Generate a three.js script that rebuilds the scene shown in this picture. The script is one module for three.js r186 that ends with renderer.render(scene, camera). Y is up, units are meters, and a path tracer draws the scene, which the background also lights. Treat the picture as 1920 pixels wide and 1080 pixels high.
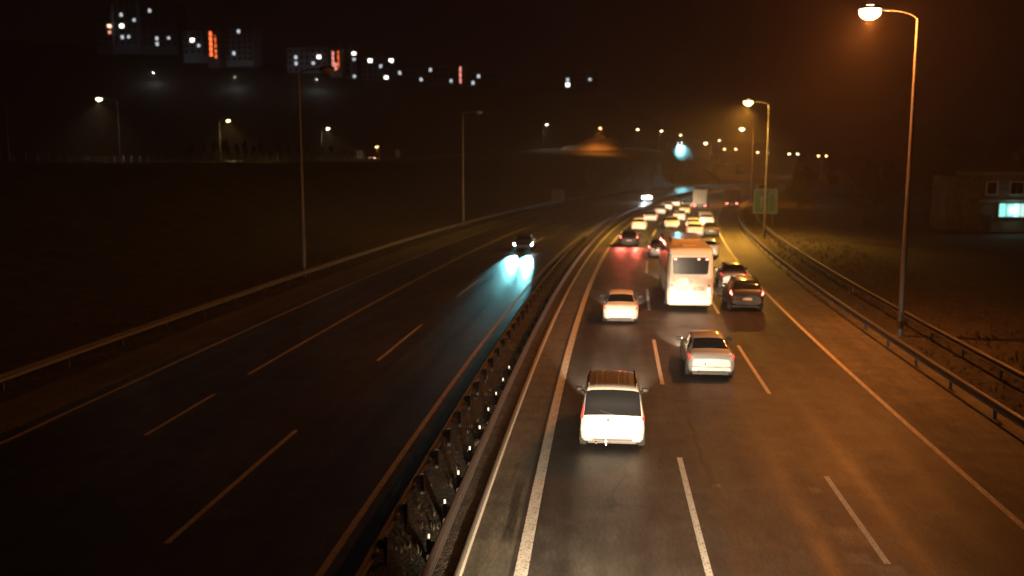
import * as THREE from 'three';
import { mergeGeometries, mergeVertices } from 'three/addons/utils/BufferGeometryUtils.js';
import { RoundedBoxGeometry } from 'three/addons/geometries/RoundedBoxGeometry.js';

// ------------------------------------------------------------------ camera, sky, light
const scene = new THREE.Scene();
const camera = new THREE.PerspectiveCamera(34.3, 16 / 9, 0.3, 6000);
camera.position.set(0, 8.2, 0);
camera.rotation.x = -0.13573;
camera.focus = 23; camera.userData.fStop = 0.42;   // the soft picture of a small night camera
const renderer = new THREE.WebGLRenderer({ antialias: true });
renderer.toneMapping = THREE.LinearToneMapping;
renderer.toneMappingExposure = 1.12;
renderer.shadowMap.enabled = true;

{ // night sky: one even, very dark, slightly red tone
  const w = 32, h = 16, d = new Float32Array(w * h * 4);
  for (let i = 0; i < w * h; i++) { d[i * 4] = 0.0016; d[i * 4 + 1] = 0.0007; d[i * 4 + 2] = 0.0010; d[i * 4 + 3] = 1; }
  const t = new THREE.DataTexture(d, w, h, THREE.RGBAFormat, THREE.FloatType);
  t.mapping = THREE.EquirectangularReflectionMapping; t.magFilter = THREE.LinearFilter; t.needsUpdate = true;
  scene.background = t; scene.environment = t;
}
const moon = new THREE.DirectionalLight(0xfff0e0, 0.004);
moon.position.set(-60, 120, 40); moon.castShadow = true; moon.shadow.mapSize.set(1024, 1024);
Object.assign(moon.shadow.camera, { left: -80, right: 80, top: 80, bottom: -200, far: 500 });
scene.add(moon);
scene.fog = new THREE.FogExp2(new THREE.Color().setRGB(1.0, 0.84, 0.72), 0.0008);

const SODIUM = new THREE.Color().setRGB(1.0, 0.27, 0.04);   // high pressure sodium street lamps
const AMBER = new THREE.Color().setRGB(1.0, 0.30, 0.04);
const PALE = new THREE.Color().setRGB(1.0, 0.80, 0.52);
const HALOGEN = new THREE.Color().setRGB(1.0, 0.74, 0.48);  // halogen headlights
const XENON = new THREE.Color().setRGB(0.27, 0.92, 1.0);    // blue white headlights
const LAMP = 540;                                          // candela of a street lamp

// ------------------------------------------------------------------ helpers
let seed = 20231;
const rnd = () => { seed = (seed * 1664525 + 1013904223) >>> 0; return seed / 4294967296; };
const rr = (a, b) => a + (b - a) * rnd();
const lerp = (a, b, t) => a + (b - a) * t;
const clamp = (x, a = 0, b = 1) => Math.min(b, Math.max(a, x));
const sstep = (a, b, x) => { const t = clamp((x - a) / (b - a)); return t * t * (3 - 2 * t); };
const lin = (r, g, b) => new THREE.Color().setRGB(r, g, b);
const taken = new Map();
function numbered(n) { const k = taken.get(n) ?? 0; taken.set(n, k + 1); return k ? n + '_' + String(k).padStart(3, '0') : n; }
function shade(o) { o.traverse((m) => { if (m.isMesh) { m.castShadow = true; m.receiveShadow = true; } }); return o; }
function part(name, geo, mat, parent) { const m = new THREE.Mesh(geo, mat); m.name = name; m.castShadow = m.receiveShadow = true; parent.add(m); return m; }
function thing(name, label, category, x, y, z, turn = 0, group) {
  const g = new THREE.Group(); g.name = numbered(name); g.position.set(x, y, -z); g.rotation.y = turn;
  g.userData = { label, category }; if (group) g.userData.group = group; scene.add(g); return g;
}
function setting(name, geo, mat, parent = scene) {
  const m = new THREE.Mesh(geo, mat); m.name = parent === scene ? numbered(name) : name; m.castShadow = m.receiveShadow = true;
  if (parent === scene) m.userData.kind = 'structure'; parent.add(m); return m;
}
function grid(nu, nv, f, uvf) {
  const p = [], uv = [], idx = [];
  for (let j = 0; j <= nv; j++) for (let i = 0; i <= nu; i++) {
    const a = f(i / nu, j / nv); p.push(a[0], a[1], a[2]);
    const q = uvf ? uvf(i / nu, j / nv) : [i / nu, j / nv]; uv.push(q[0], q[1]);
  }
  for (let j = 0; j < nv; j++) for (let i = 0; i < nu; i++) { const a = j * (nu + 1) + i, b = a + 1, c = a + nu + 1, d = c + 1; idx.push(a, b, d, a, d, c); }
  const g = new THREE.BufferGeometry();
  g.setAttribute('position', new THREE.Float32BufferAttribute(p, 3)); g.setAttribute('uv', new THREE.Float32BufferAttribute(uv, 2));
  g.setIndex(idx); g.computeVertexNormals(); return g;
}
const box = (w, h, d, x = 0, y = 0, z = 0) => new THREE.BoxGeometry(w, h, d).translate(x, y, z);
const rbox = (w, h, d, r, x = 0, y = 0, z = 0) => new RoundedBoxGeometry(w, h, d, 2, r).translate(x, y, z);
function rod(a, b, r0, r1 = r0, n = 8) {
  const A = new THREE.Vector3(...a), B = new THREE.Vector3(...b), L = A.distanceTo(B);
  const g = new THREE.CylinderGeometry(r1, r0, L, n, 1); g.translate(0, L / 2, 0);
  g.applyQuaternion(new THREE.Quaternion().setFromUnitVectors(new THREE.Vector3(0, 1, 0), B.clone().sub(A).normalize())); g.translate(...a); return g;
}
const merge = (list) => mergeGeometries(list.map((g) => (g.index ? g.toNonIndexed() : g)));

// tileable value noise
function noiseTile(px, py, s) {
  const v = new Float32Array(px * py); let k = s >>> 0;
  for (let i = 0; i < v.length; i++) { k = (k * 1664525 + 1013904223) >>> 0; v[i] = k / 4294967296; }
  return (x, y) => {
    const X = Math.floor(x), Y = Math.floor(y), fx = x - X, fy = y - Y, u = fx * fx * (3 - 2 * fx), w = fy * fy * (3 - 2 * fy);
    const x0 = ((X % px) + px) % px, x1 = (x0 + 1) % px, y0 = ((Y % py) + py) % py, y1 = (y0 + 1) % py;
    return lerp(lerp(v[y0 * px + x0], v[y0 * px + x1], u), lerp(v[y1 * px + x0], v[y1 * px + x1], u), w);
  };
}
function tex(w, h, f, srgb) {
  const d = new Uint8Array(w * h * 4);
  for (let y = 0; y < h; y++) for (let x = 0; x < w; x++) { const c = f((x + 0.5) / w, (y + 0.5) / h), i = (y * w + x) * 4; d[i] = clamp(c[0], 0, 255); d[i + 1] = clamp(c[1], 0, 255); d[i + 2] = clamp(c[2], 0, 255); d[i + 3] = 255; }
  const t = new THREE.DataTexture(d, w, h); t.wrapS = t.wrapT = THREE.RepeatWrapping; t.magFilter = THREE.LinearFilter; t.minFilter = THREE.LinearMipmapLinearFilter; t.generateMipmaps = true;
  if (srgb) t.colorSpace = THREE.SRGBColorSpace; t.needsUpdate = true; return t;
}

// ------------------------------------------------------------------ the road's course
// base line = the wide white line on the left of the near carriageway; s = distance ahead (m), o = offset to the right (m)
const CO = [0.036374, 0.615268, 4.003811, 7.940659, -1.359426];
const poly = (s) => { const q = s / 100; return (((CO[0] * q + CO[1]) * q + CO[2]) * q + CO[3]) * q + CO[4]; };
const dpoly = (s) => { const q = s / 100; return (((4 * CO[0] * q + 3 * CO[1]) * q + 2 * CO[2]) * q + CO[3]) / 100; };
const bx = (s) => (s > 330 ? poly(330) + (s - 330) * dpoly(330) : s < -20 ? poly(-20) + (s + 20) * dpoly(-20) : poly(s));
const bd = (s) => dpoly(clamp(s, -20, 330));
function at(s, o) { const m = bd(s), l = Math.hypot(1, m); return [bx(s) + o / l, s - (o * m) / l]; }   // -> [x, distance ahead]
const yawAt = (s) => -Math.atan(bd(s));                                                                // turn of a thing that looks along the road
const ARC = [0]; for (let s = -40; s < 400; s++) ARC.push(ARC[ARC.length - 1] + Math.hypot(1, bd(s + 0.5)));
const arc = (s) => { const k = clamp(s + 40, 0, 439), i = Math.floor(k); return lerp(ARC[i], ARC[i + 1] ?? ARC[i], k - i); };
function offsetOf(x, z) { let s = z; for (let k = 0; k < 6; k++) { const m = bd(s), l2 = 1 + m * m; s += ((x - bx(s)) * m + (z - s)) / l2; } const m = bd(s); return [s, ((x - bx(s)) - (z - s) * m) / Math.hypot(1, m) * 1]; }
function ribbon(o0, o1, s0, s1, y, step = 3, nu = 1, w = 1, hgt) {
  const n = Math.max(1, Math.round((s1 - s0) / step));
  return grid(nu, n, (u, v) => { const s = lerp(s0, s1, v), o = lerp(o0, o1, u), p = at(s, o); return [p[0], typeof y === 'function' ? y(s, o) : y, -p[1]]; },
    (u, v) => [lerp(o0, o1, u) / w, arc(lerp(s0, s1, v)) / w]);
}
function sweep(profile, s0, s1, step = 2) {   // profile: closed list of [o, y]
  const n = Math.max(1, Math.round((s1 - s0) / step)), m = profile.length;
  return grid(m, n, (u, v) => { const q = profile[Math.round(u * m) % m], p = at(lerp(s0, s1, v), q[0]); return [p[0], q[1], -p[1]]; }).toNonIndexed();
}

// ------------------------------------------------------------------ terrain height
const RIDGE = [[-0.6, 76], [-0.43, 70], [-0.32, 62], [-0.263, 60], [-0.177, 55.5], [-0.057, 48], [0.071, 47], [0.137, 34], [0.194, 17], [0.25, 9], [0.4, 5], [0.8, 3]];
function ridge(a) { if (a <= RIDGE[0][0]) return RIDGE[0][1]; for (let i = 1; i < RIDGE.length; i++) if (a < RIDGE[i][0]) return lerp(RIDGE[i - 1][1], RIDGE[i][1], (a - RIDGE[i - 1][0]) / (RIDGE[i][0] - RIDGE[i - 1][0])); return 3; }
const tn = noiseTile(256, 256, 77);
function ground(x, z) {
  let h = -0.12;
  const [, o] = z < 420 ? offsetOf(x, z) : [0, 40];
  const left = z < 420 ? sstep(-25, -58, o) : 1;
  const a = z > 100 ? x / z : x / 100;
  const rightside = sstep(0.16, 0.26, a);
  const flat = 7.9 * left * (1 - rightside * sstep(260, 330, z));
  h += flat;
  if (z < 420 && o > 20) h += -0.6 * sstep(20, 40, o) + 5 * sstep(70, 190, o);
  if (z > 320) { const t = clamp((z - 320) / 200), R = ridge(x / z); h = lerp(h, Math.max(R, 0), t * t); if (z > 520) h += Math.min(30, (z - 520) * 0.03); }
  const rough = z < 420 ? sstep(22, 34, Math.abs(o + 1)) : 1;
  return h + rough * ((tn(x * 0.07 + 40, z * 0.07 + 40) - 0.5) * 0.5 + (tn(x * 0.019 + 90, z * 0.019 + 9) - 0.5) * 0.7 * (1 - sstep(-80, -58, o) * sstep(-45, -58, o)));
}

// ------------------------------------------------------------------ materials
const fine = noiseTile(512, 512, 5), mid = noiseTile(128, 128, 9), big = noiseTile(32, 32, 13);
function asphaltTex(W, V, shoulders, lanes, oils, wetness = 0.6) {
  // W metres across, V metres along; shoulders: [from, to] strips of pale old surfacing, lanes: lane centres, oils: dark marks [u, v, half width, half length]
  const f = (u, v) => {
    const x = u * W, y = v * V;
    let k = 47 + (fine(u * 512, v * 512) - 0.5) * 22 + (mid(u * 32, v * 128) - 0.5) * 20 + (big(u * 8, v * 16) - 0.5) * 16 + (mid(u * 64, v * 4 + 7) - 0.5) * 14;
    let r = 1.03, b = 0.95, ro = wetness + (mid(u * 32 + 9, v * 64) - 0.5) * 0.07 + (fine(u * 512, v * 512 + 99) - 0.5) * 0.1;
    for (const [a, c] of shoulders) if (x > a && x < c) { k += 34 + (mid(u * 128, v * 128) - 0.5) * 14; b = 0.88; ro += 0.14; }
    for (const c of lanes) {
      const d = Math.abs(Math.abs(x - c) - 0.85); k -= 9 * Math.exp(-d * d / 0.06) * (0.5 + big(u * 4, v * 16)); ro -= 0.07 * Math.exp(-d * d / 0.06);
      const e = x - c; k -= 10 * Math.exp(-e * e / 0.05) * mid(u * 3, v * 32);
    }
    for (const [ox, oy, hw, hl, dk] of oils) { const e = Math.max(Math.abs(x - ox - (mid(3, v * 64) - 0.5) * 0.1) / hw, Math.abs(y - oy) / hl); if (e < 1.3) k += dk * (1 - sstep(0.7, 1.3, e)) * (0.6 + 0.7 * fine(u * 512, v * 256)); }
    const cr = Math.abs(mid(u * 16 + 30, v * 32 + 5) - 0.5); if (cr < 0.006 && big(u * 8 + 3, v * 16 + 3) > 0.62) k -= 22;
    return [k, r, b, ro];
  };
  const col = tex(1024, 1024, (u, v) => { const q = f(u, v); return [q[0] * q[1], q[0], q[0] * q[2]]; }, true);
  const rough = tex(512, 512, (u, v) => { const q = f(u, v); return [0, 255 * clamp(q[3]), 0]; });
  const bump = tex(512, 512, (u, v) => { const q = 128 + (fine(u * 512, v * 512) - 0.5) * 150 + (mid(u * 128, v * 128) - 0.5) * 60; return [q, q, q]; });
  for (const t of [col, rough, bump]) t.repeat.set(1 / W, 1 / V);
  bump.repeat.set(1 / 3, 1 / 3);
  return new THREE.MeshStandardMaterial({ map: col, roughnessMap: rough, roughness: 1, bumpMap: bump, bumpScale: 0.006 });
}
const M = {};
M.road = asphaltTex(16, 60, [[0, 0.95], [12.4, 16]], [2.85, 6.6, 10.3], [[0.72, 21.3 + 0, 0.1, 1.7, -46], [5.62, 24.2, 0.08, 1.0, -30], [5.55, 27.5, 0.05, 2.2, -34], [5.7, 23.4, 0.12, 0.16, 48], [8.3, 20.4, 0.35, 0.5, 26], [8.1, 19.2, 0.25, 0.25, 34], [8.6, 18.6, 0.3, 0.3, 26], [8.15, 23.3, 0.14, 0.2, 30], [8.45, 24.4, 0.1, 0.5, -22]], 0.59);
M.road.map.offset.set(0, 0);
M.roadDark = asphaltTex(16, 60, [[0, 2.4]], [4.5, 8.6, 12.6], [], 0.46);
const soilT = tex(512, 512, (u, v) => { const k = 44 + (fine(u * 256, v * 256) - 0.5) * 34 + (mid(u * 32, v * 32) - 0.5) * 40 + (big(u * 8, v * 8) - 0.5) * 26; return [k * 1.1, k * 0.97, k * 0.78]; }, true); soilT.repeat.set(0.25, 0.25);
const soilB = tex(512, 512, (u, v) => { const k = 255 * (0.5 * fine(u * 256, v * 256) + 0.5 * mid(u * 64, v * 64)); return [k, k, k]; }); soilB.repeat.set(0.25, 0.25);
M.soil = new THREE.MeshStandardMaterial({ map: soilT, bumpMap: soilB, bumpScale: 0.04, roughness: 0.95 });
const turfT = tex(512, 512, (u, v) => { const k = 42 + (fine(u * 256, v * 256) - 0.5) * 34 + (mid(u * 64, v * 64) - 0.5) * 30 + (big(u * 16, v * 16) - 0.5) * 26; return [k * 1.02, k * 0.98, k * 0.66]; }, true); turfT.repeat.set(1 / 14, 1 / 14);
M.turf = new THREE.MeshStandardMaterial({ map: turfT, roughness: 0.97 });
const paintT = tex(256, 256, (u, v) => { const w = fine(u * 256, v * 256) * 0.6 + mid(u * 32, v * 32) * 0.6; const k = 205 - (w > 0.72 ? 60 : 0) - (fine(u * 128 + 9, v * 128) - 0.5) * 40; return [k, k * 0.985, k * 0.94]; }, true);
M.paint = new THREE.MeshStandardMaterial({ map: paintT, roughness: 0.6 });
const paintW = paintT.clone(); paintW.needsUpdate = true; M.paintOld = new THREE.MeshStandardMaterial({ map: paintW, color: lin(0.62, 0.6, 0.56), roughness: 0.65 });
const concT = tex(256, 256, (u, v) => { const k = 150 + (fine(u * 256, v * 256) - 0.5) * 36 + (mid(u * 16, v * 16) - 0.5) * 40; return [k * 1.02, k, k * 0.94]; }, true);
M.concrete = new THREE.MeshStandardMaterial({ map: concT, roughness: 0.85 });
const galvT = tex(256, 256, (u, v) => { const k = 150 + (mid(u * 64, v * 64) - 0.5) * 40 + (mid(u * 12, v * 12) - 0.5) * 40; return [k, k, k * 1.02]; }, true);
M.galv = new THREE.MeshStandardMaterial({ map: galvT, color: lin(0.34, 0.31, 0.29), roughness: 0.55, metalness: 0.3 });
M.galvDull = new THREE.MeshStandardMaterial({ color: lin(0.09, 0.088, 0.088), roughness: 0.6, metalness: 0.4 });
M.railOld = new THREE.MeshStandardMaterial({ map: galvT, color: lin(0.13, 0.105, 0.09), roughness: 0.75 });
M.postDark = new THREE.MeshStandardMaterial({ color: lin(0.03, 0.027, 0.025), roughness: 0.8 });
M.pole = new THREE.MeshStandardMaterial({ color: lin(0.17, 0.16, 0.165), roughness: 0.5, metalness: 0.3 });
M.darkMetal = new THREE.MeshStandardMaterial({ color: lin(0.08, 0.08, 0.085), roughness: 0.55, metalness: 0.4 });
M.reflector = new THREE.MeshStandardMaterial({ color: lin(0.82, 0.82, 0.82), roughness: 0.4 });
M.lensOff = new THREE.MeshStandardMaterial({ color: lin(0.3, 0.3, 0.3), roughness: 0.25 });
M.tyre = new THREE.MeshStandardMaterial({ color: lin(0.018, 0.018, 0.018), roughness: 0.85 });
M.rim = new THREE.MeshStandardMaterial({ color: lin(0.4, 0.4, 0.41), roughness: 0.35, metalness: 0.8 });
M.blackTrim = new THREE.MeshStandardMaterial({ color: lin(0.02, 0.02, 0.021), roughness: 0.5 });
M.glass = new THREE.MeshPhysicalMaterial({ color: lin(0.012, 0.013, 0.015), roughness: 0.1, clearcoat: 1, clearcoatRoughness: 0.03 });
M.plate = new THREE.MeshStandardMaterial({ color: lin(0.75, 0.75, 0.73), roughness: 0.45 });
M.plateBlue = new THREE.MeshStandardMaterial({ color: lin(0.02, 0.06, 0.35), roughness: 0.45 });
M.tail = new THREE.MeshStandardMaterial({ color: lin(0.45, 0.02, 0.02), roughness: 0.2, emissive: lin(1, 0.08, 0.06), emissiveIntensity: 1.1 });
M.tailBright = new THREE.MeshStandardMaterial({ color: lin(0.5, 0.02, 0.02), roughness: 0.2, emissive: lin(1, 0.16, 0.12), emissiveIntensity: 9 });
M.headWarm = new THREE.MeshStandardMaterial({ color: lin(0.8, 0.8, 0.8), roughness: 0.2, emissive: HALOGEN, emissiveIntensity: 20 });
M.headBlue = new THREE.MeshStandardMaterial({ color: lin(0.8, 0.8, 0.8), roughness: 0.2, emissive: lin(0.75, 0.95, 1), emissiveIntensity: 110 });
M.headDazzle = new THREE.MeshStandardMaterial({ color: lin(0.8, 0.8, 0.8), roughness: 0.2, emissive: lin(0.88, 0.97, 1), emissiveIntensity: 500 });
const lampGlow = (c, k) => new THREE.MeshStandardMaterial({ color: lin(0.6, 0.6, 0.6), roughness: 0.4, emissive: c, emissiveIntensity: k });
const paints = new Map();
function carPaint(key, r, g, b, metal = 0) { if (!paints.has(key)) paints.set(key, new THREE.MeshPhysicalMaterial({ color: lin(r, g, b), roughness: 0.42, metalness: metal, clearcoat: 0.7, clearcoatRoughness: 0.12 })); return paints.get(key); }

// ------------------------------------------------------------------ ground, roads
{
  const xs = [], zs = [];
  for (let x = -420; x <= 460; x += 5) xs.push(x);
  for (let z = -60; z <= 640; z += 5) zs.push(z);
  for (const e of [700, 1000, 1600, 3000]) { xs.push(e); xs.unshift(-e); zs.push(e + 100); } for (const e of [-200, -600, -2000]) zs.unshift(e);
  const g = grid(xs.length - 1, zs.length - 1, (u, v) => { const x = xs[Math.round(u * (xs.length - 1))], z = zs[Math.round(v * (zs.length - 1))]; return [x, Math.abs(x) > 900 || z < -100 || z > 900 ? Math.min(ground(x, z), 60) : ground(x, z), -z]; },
    (u, v) => [xs[Math.round(u * (xs.length - 1))], zs[Math.round(v * (zs.length - 1))]]);
  setting('ground', g, M.turf);
}
const roadNear = setting('motorway', ribbon(-1.2, 14.8, -30, 330, 0, 3, 8), M.road);
{ const uv = roadNear.geometry.attributes.uv; for (let i = 0; i < uv.count; i++) uv.setX(i, uv.getX(i) + 1.2); const a0 = arc(0); for (let i = 0; i < uv.count; i++) uv.setY(i, uv.getY(i) - a0); }
const roadFar = setting('motorway', ribbon(-18.9, -3.3, -30, 330, 0, 3, 8), M.roadDark);
{ const uv = roadFar.geometry.attributes.uv; for (let i = 0; i < uv.count; i++) uv.setX(i, uv.getX(i) + 18.9); }
setting('median_strip', ribbon(-3.32, -1.28, -30, 330, (s, o) => 0.03 + 0.05 * Math.sin(clamp((o + 3.3) / 2.0) * Math.PI) + 0.03 * (tn(s * 1.3 + 500, o * 3 + 50) - 0.5), 1, 6), M.soil);
setting('verge', ribbon(14.75, 23.5, -30, 330, (s, o) => -0.02 - 0.05 * sstep(15, 20, o) + 0.05 * (tn(s * 0.7 + 300, o * 1.1 + 20) - 0.5), 1.5, 8), M.soil);
setting('verge', ribbon(-25.5, -18.85, -30, 330, (s, o) => 0.02 + 0.06 * (tn(s * 0.7 + 100, o * 1.1 + 70) - 0.5) + 0.3 * sstep(-21, -25.5, o) * 0, 1.5, 6), M.soil);
setting('kerb', sweep([[-1.3, -0.05], [-1.3, 0.09], [-1.28, 0.105], [-1.2, 0.105], [-1.17, 0.09], [-1.16, -0.05]], -20, 320, 3), M.concrete);
const line = (o, w, s0, s1, parent, mat = M.paint, name = 'edge_line', step = 3) => setting(name, ribbon(o - w / 2, o + w / 2, s0, s1, 0.005, step, 1), mat, parent);
line(0, 0.27, -20, 320, roadNear); line(11.1, 0.17, -20, 320, roadNear, M.paint);
line(-4.0, 0.16, -20, 320, roadFar, M.paintOld); line(-15.9, 0.17, -20, 320, roadFar, M.paintOld);
for (let k = -2; k < 18; k++) {   // dashes of the near carriageway
  const s0 = 25.5 + k * 17.3 - 8.7;
  line(3.75, 0.15, s0, s0 + 8.7, roadNear, M.paint, 'lane_dash', 2.2);
  const q0 = 24.3 + k * 17.6 - 8.8;
  if (k === 0) { line(7.45, 0.14, 18.9, q0 + 8.8, roadNear, M.paint, 'lane_dash', 2); line(7.45, 0.14, q0 - 3, 18.1, roadNear, M.paint, 'lane_dash', 2); }
  else line(7.45, 0.14, q0 + (k > 0 ? 0 : 0), q0 + 8.8, roadNear, M.paint, 'lane_dash', 2.2);
}
line(-12.1, 0.14, 34, 320, roadFar, M.paintOld); line(-12.1, 0.14, 26, 31, roadFar, M.paintOld, 'lane_dash');
for (let k = -1; k < 14; k++) {   // far carriageway
  line(-7.75, 0.15, 27 + k * 18.4 - 8.5, 27 + k * 18.4, roadFar, M.paintOld, 'lane_dash', 2.2);
  
}

// ------------------------------------------------------------------ guardrails
const GP = {};
function guardrail(label, o, side, s0, s1, gap, sPost, opt = {}) {
  const [x, z] = at(s0, o), T = thing('guardrail', label, 'guardrail', 0, 0, 0, 0, 'steel guardrails along the motorway');
  const W = [[0, 0.34], [0.08, 0.375], [0.08, 0.425], [0.01, 0.475], [0.01, 0.525], [0.08, 0.575], [0.08, 0.625], [0, 0.66]].map(([a, b]) => [a, b + (opt.low ? -0.06 : 0.06)]);
  const pr = [...W.map(([a, b]) => [o + side * a, b]), ...W.slice().reverse().map(([a, b]) => [o + side * (a - 0.02), b])];
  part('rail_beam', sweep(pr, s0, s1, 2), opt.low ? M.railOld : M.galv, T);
  GP.post ??= merge([box(0.012, 0.8, 0.1, -0.035, 0.2, 0), box(0.012, 0.8, 0.1, 0.035, 0.2, 0), box(0.06, 0.8, 0.012, 0, 0.2, 0)]);
  GP.spacer ??= box(0.12, 0.2, 0.07);
  GP.mark ??= rbox(0.045, 0.1, 0.035, 0.01, 0, 0.65, 0);
  for (let s = s0 + 0.5; s < sPost; s += gap) {
    const p = at(s, o - side * 0.17), y = yawAt(s);
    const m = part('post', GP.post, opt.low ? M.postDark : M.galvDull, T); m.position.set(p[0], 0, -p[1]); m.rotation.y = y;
    const q = at(s, o - side * 0.07), b = part('spacer', GP.spacer, M.galvDull, T); b.position.set(q[0], opt.low ? 0.44 : 0.54, -q[1]); b.rotation.y = y;
    if (opt.marks && s < 34) { const c = part('reflector', GP.mark, M.reflector, T); c.position.set(p[0], 0, -p[1]); c.rotation.y = y; }
  }
  return T;
}
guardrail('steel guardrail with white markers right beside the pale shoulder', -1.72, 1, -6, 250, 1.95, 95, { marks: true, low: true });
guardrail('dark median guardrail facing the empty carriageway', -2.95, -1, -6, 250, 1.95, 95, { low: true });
guardrail('front steel guardrail beside the right shoulder, before the lamp poles', 13.9, -1, -6, 235, 4, 125);
guardrail('rear steel guardrail on the right verge, behind the lamp poles', 16.4, -1, 4, 235, 4, 125);
guardrail('unlit guardrail along the outer edge of the empty carriageway', -19.6, 1, -6, 250, 4, 110);

// ------------------------------------------------------------------ street lamps
const LG = {};
function lampHead(T, x, y, z, turn, mat, shellMat = M.darkMetal) {
  LG.shell ??= (() => { const g = new THREE.SphereGeometry(1, 14, 8, 0, Math.PI * 2, 0, Math.PI / 2); g.scale(0.56, 0.18, 0.44); return merge([g, new THREE.CircleGeometry(1, 14).rotateX(Math.PI / 2).scale(0.56, 1, 0.44)]); })();
  LG.lens ??= (() => { const g = new THREE.SphereGeometry(1, 12, 8); g.scale(0.48, 0.32, 0.42); return g; })();
  const sh = part('lamp_housing', LG.shell, shellMat, T); sh.position.set(x, y, z); sh.rotation.y = turn;
  const le = part('lamp_lens', LG.lens, mat, sh); le.position.set(0, -0.12, 0); return [sh, le];
}
function spot(T, x, y, z, tx, ty, tz, color, I, angle, pen, radius, name) {
  const l = new THREE.SpotLight(color, I, 0, angle, pen, 2); l.position.set(x, y, z); l.name = name; l.castShadow = true; l.shadow.radius = radius; l.shadow.mapSize.set(512, 512);
  const t = new THREE.Object3D(); t.name = 'aim_point'; t.position.set(tx, ty, tz); T.add(l); T.add(t); l.target = t; return l;
}
function streetLamp(label, x, z, y0, H, reach, rise, turn, color, I, group = 'street lamps', o = {}) {
  // turn: the arm points along local -x
  const T = thing('street_lamp', label, 'street lamp', x, y0, z, turn, group), r0 = o.r0 ?? 0.15;
  part('base_plate', rbox(0.5, 0.06, 0.5, 0.02, 0, 0.03, 0), M.galvDull, T);
  part('pole', merge([rod([0, 0.02, 0], [0, H * 0.5, 0], r0, r0 * 0.76, 10), rod([0, H * 0.5, 0], [0, H, 0], r0 * 0.72, r0 * 0.5, 10)]), M.pole, T);
  part('service_door', rbox(0.12, 0.42, 0.03, 0.01, 0, 1.0, r0 * 0.96), M.galvDull, T);
  const sides = o.double ? [-1, 1] : [-1];
  for (const sd of sides) {
    const c = new THREE.QuadraticBezierCurve3(new THREE.Vector3(0, H - 0.05, 0), new THREE.Vector3(sd * reach * 0.12, H + rise, 0), new THREE.Vector3(sd * (reach - 0.3), H + rise, 0));
    part('arm', new THREE.TubeGeometry(c, 8, r0 * 0.36, 7), M.pole, T);
    const [, le] = lampHead(T, sd * reach, H + rise + 0.02, 0, 0, I ? lampGlow(color.clone().lerp(lin(1, 0.84, 0.4), 0.62), o.glow ?? 7) : M.lensOff);
    if (I) { spot(T, sd * reach, H + rise - 0.5, 0, sd * (reach + (o.tilt ?? 0.3)), H + rise - 5.5, 0, color, I * (o.down ?? 1), o.angle ?? 1.18, 0.95, 8, 'lamp_light'); const l = new THREE.PointLight(color, I * (o.side ?? 0.02)); l.name = 'lamp_side_light'; l.position.set(sd * reach, H + rise - 0.52, 0); l.castShadow = true; l.shadow.radius = 7; T.add(l); }
  }
  return T;
}
const RG = 'sodium street lamps on the right verge';
const lampAt = (s, o) => { const p = at(s, o); return [p[0], p[1], yawAt(s)]; };
{ const [x, z, t] = lampAt(45.1, 15.3); streetLamp('nearest and largest lit street lamp, on a tall pole right of the motorway', x, z, -0.05, 14.6, 2.1, 0.4, t, SODIUM, LAMP * 1.0, RG, { tilt: 2.4, side: 0.9, r0: 0.14, glow: 40 }); }
{ const [x, z, t] = lampAt(100.5, 15.4); streetLamp('lit street lamp on the pole that crosses the green sign', x, z, -0.05, 14.0, 2.1, 0.3, t, lin(1, 0.46, 0.06), LAMP * 5.2, RG, { tilt: 2.0, angle: 1.46, side: 0.05, glow: 9 }); }
{ const [x, z, t] = lampAt(184, 15.4); streetLamp('lit street lamp on the thin pole left of the green sign', x, z, -0.05, 14.0, 2.1, 0.3, t, AMBER, LAMP * 2.2, RG, { side: 0.05, glow: 9 }); }
{ const [x, z, t] = lampAt(252, -2.3); streetLamp('lit street lamp over the far bend of the motorway', x, z, 0, 12.6, 1.4, 0.3, t, AMBER, LAMP * 0.8, 'street lamps', { glow: 9 }); }
{ const [x, z, t] = lampAt(63.2, -20.4); streetLamp('tall unlit lamp pole beside the empty carriageway, nearer of the two', x, z, -0.05, 14.2, 2.1, 0.3, t + Math.PI, SODIUM, 0, 'unlit lamp poles'); }
{ const [x, z, t] = lampAt(114, -20.4); streetLamp('unlit lamp pole beside the empty carriageway, farther of the two', x, z, -0.05, 14.0, 2.1, 0.3, t + Math.PI, SODIUM, 0, 'unlit lamp poles'); }

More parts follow.
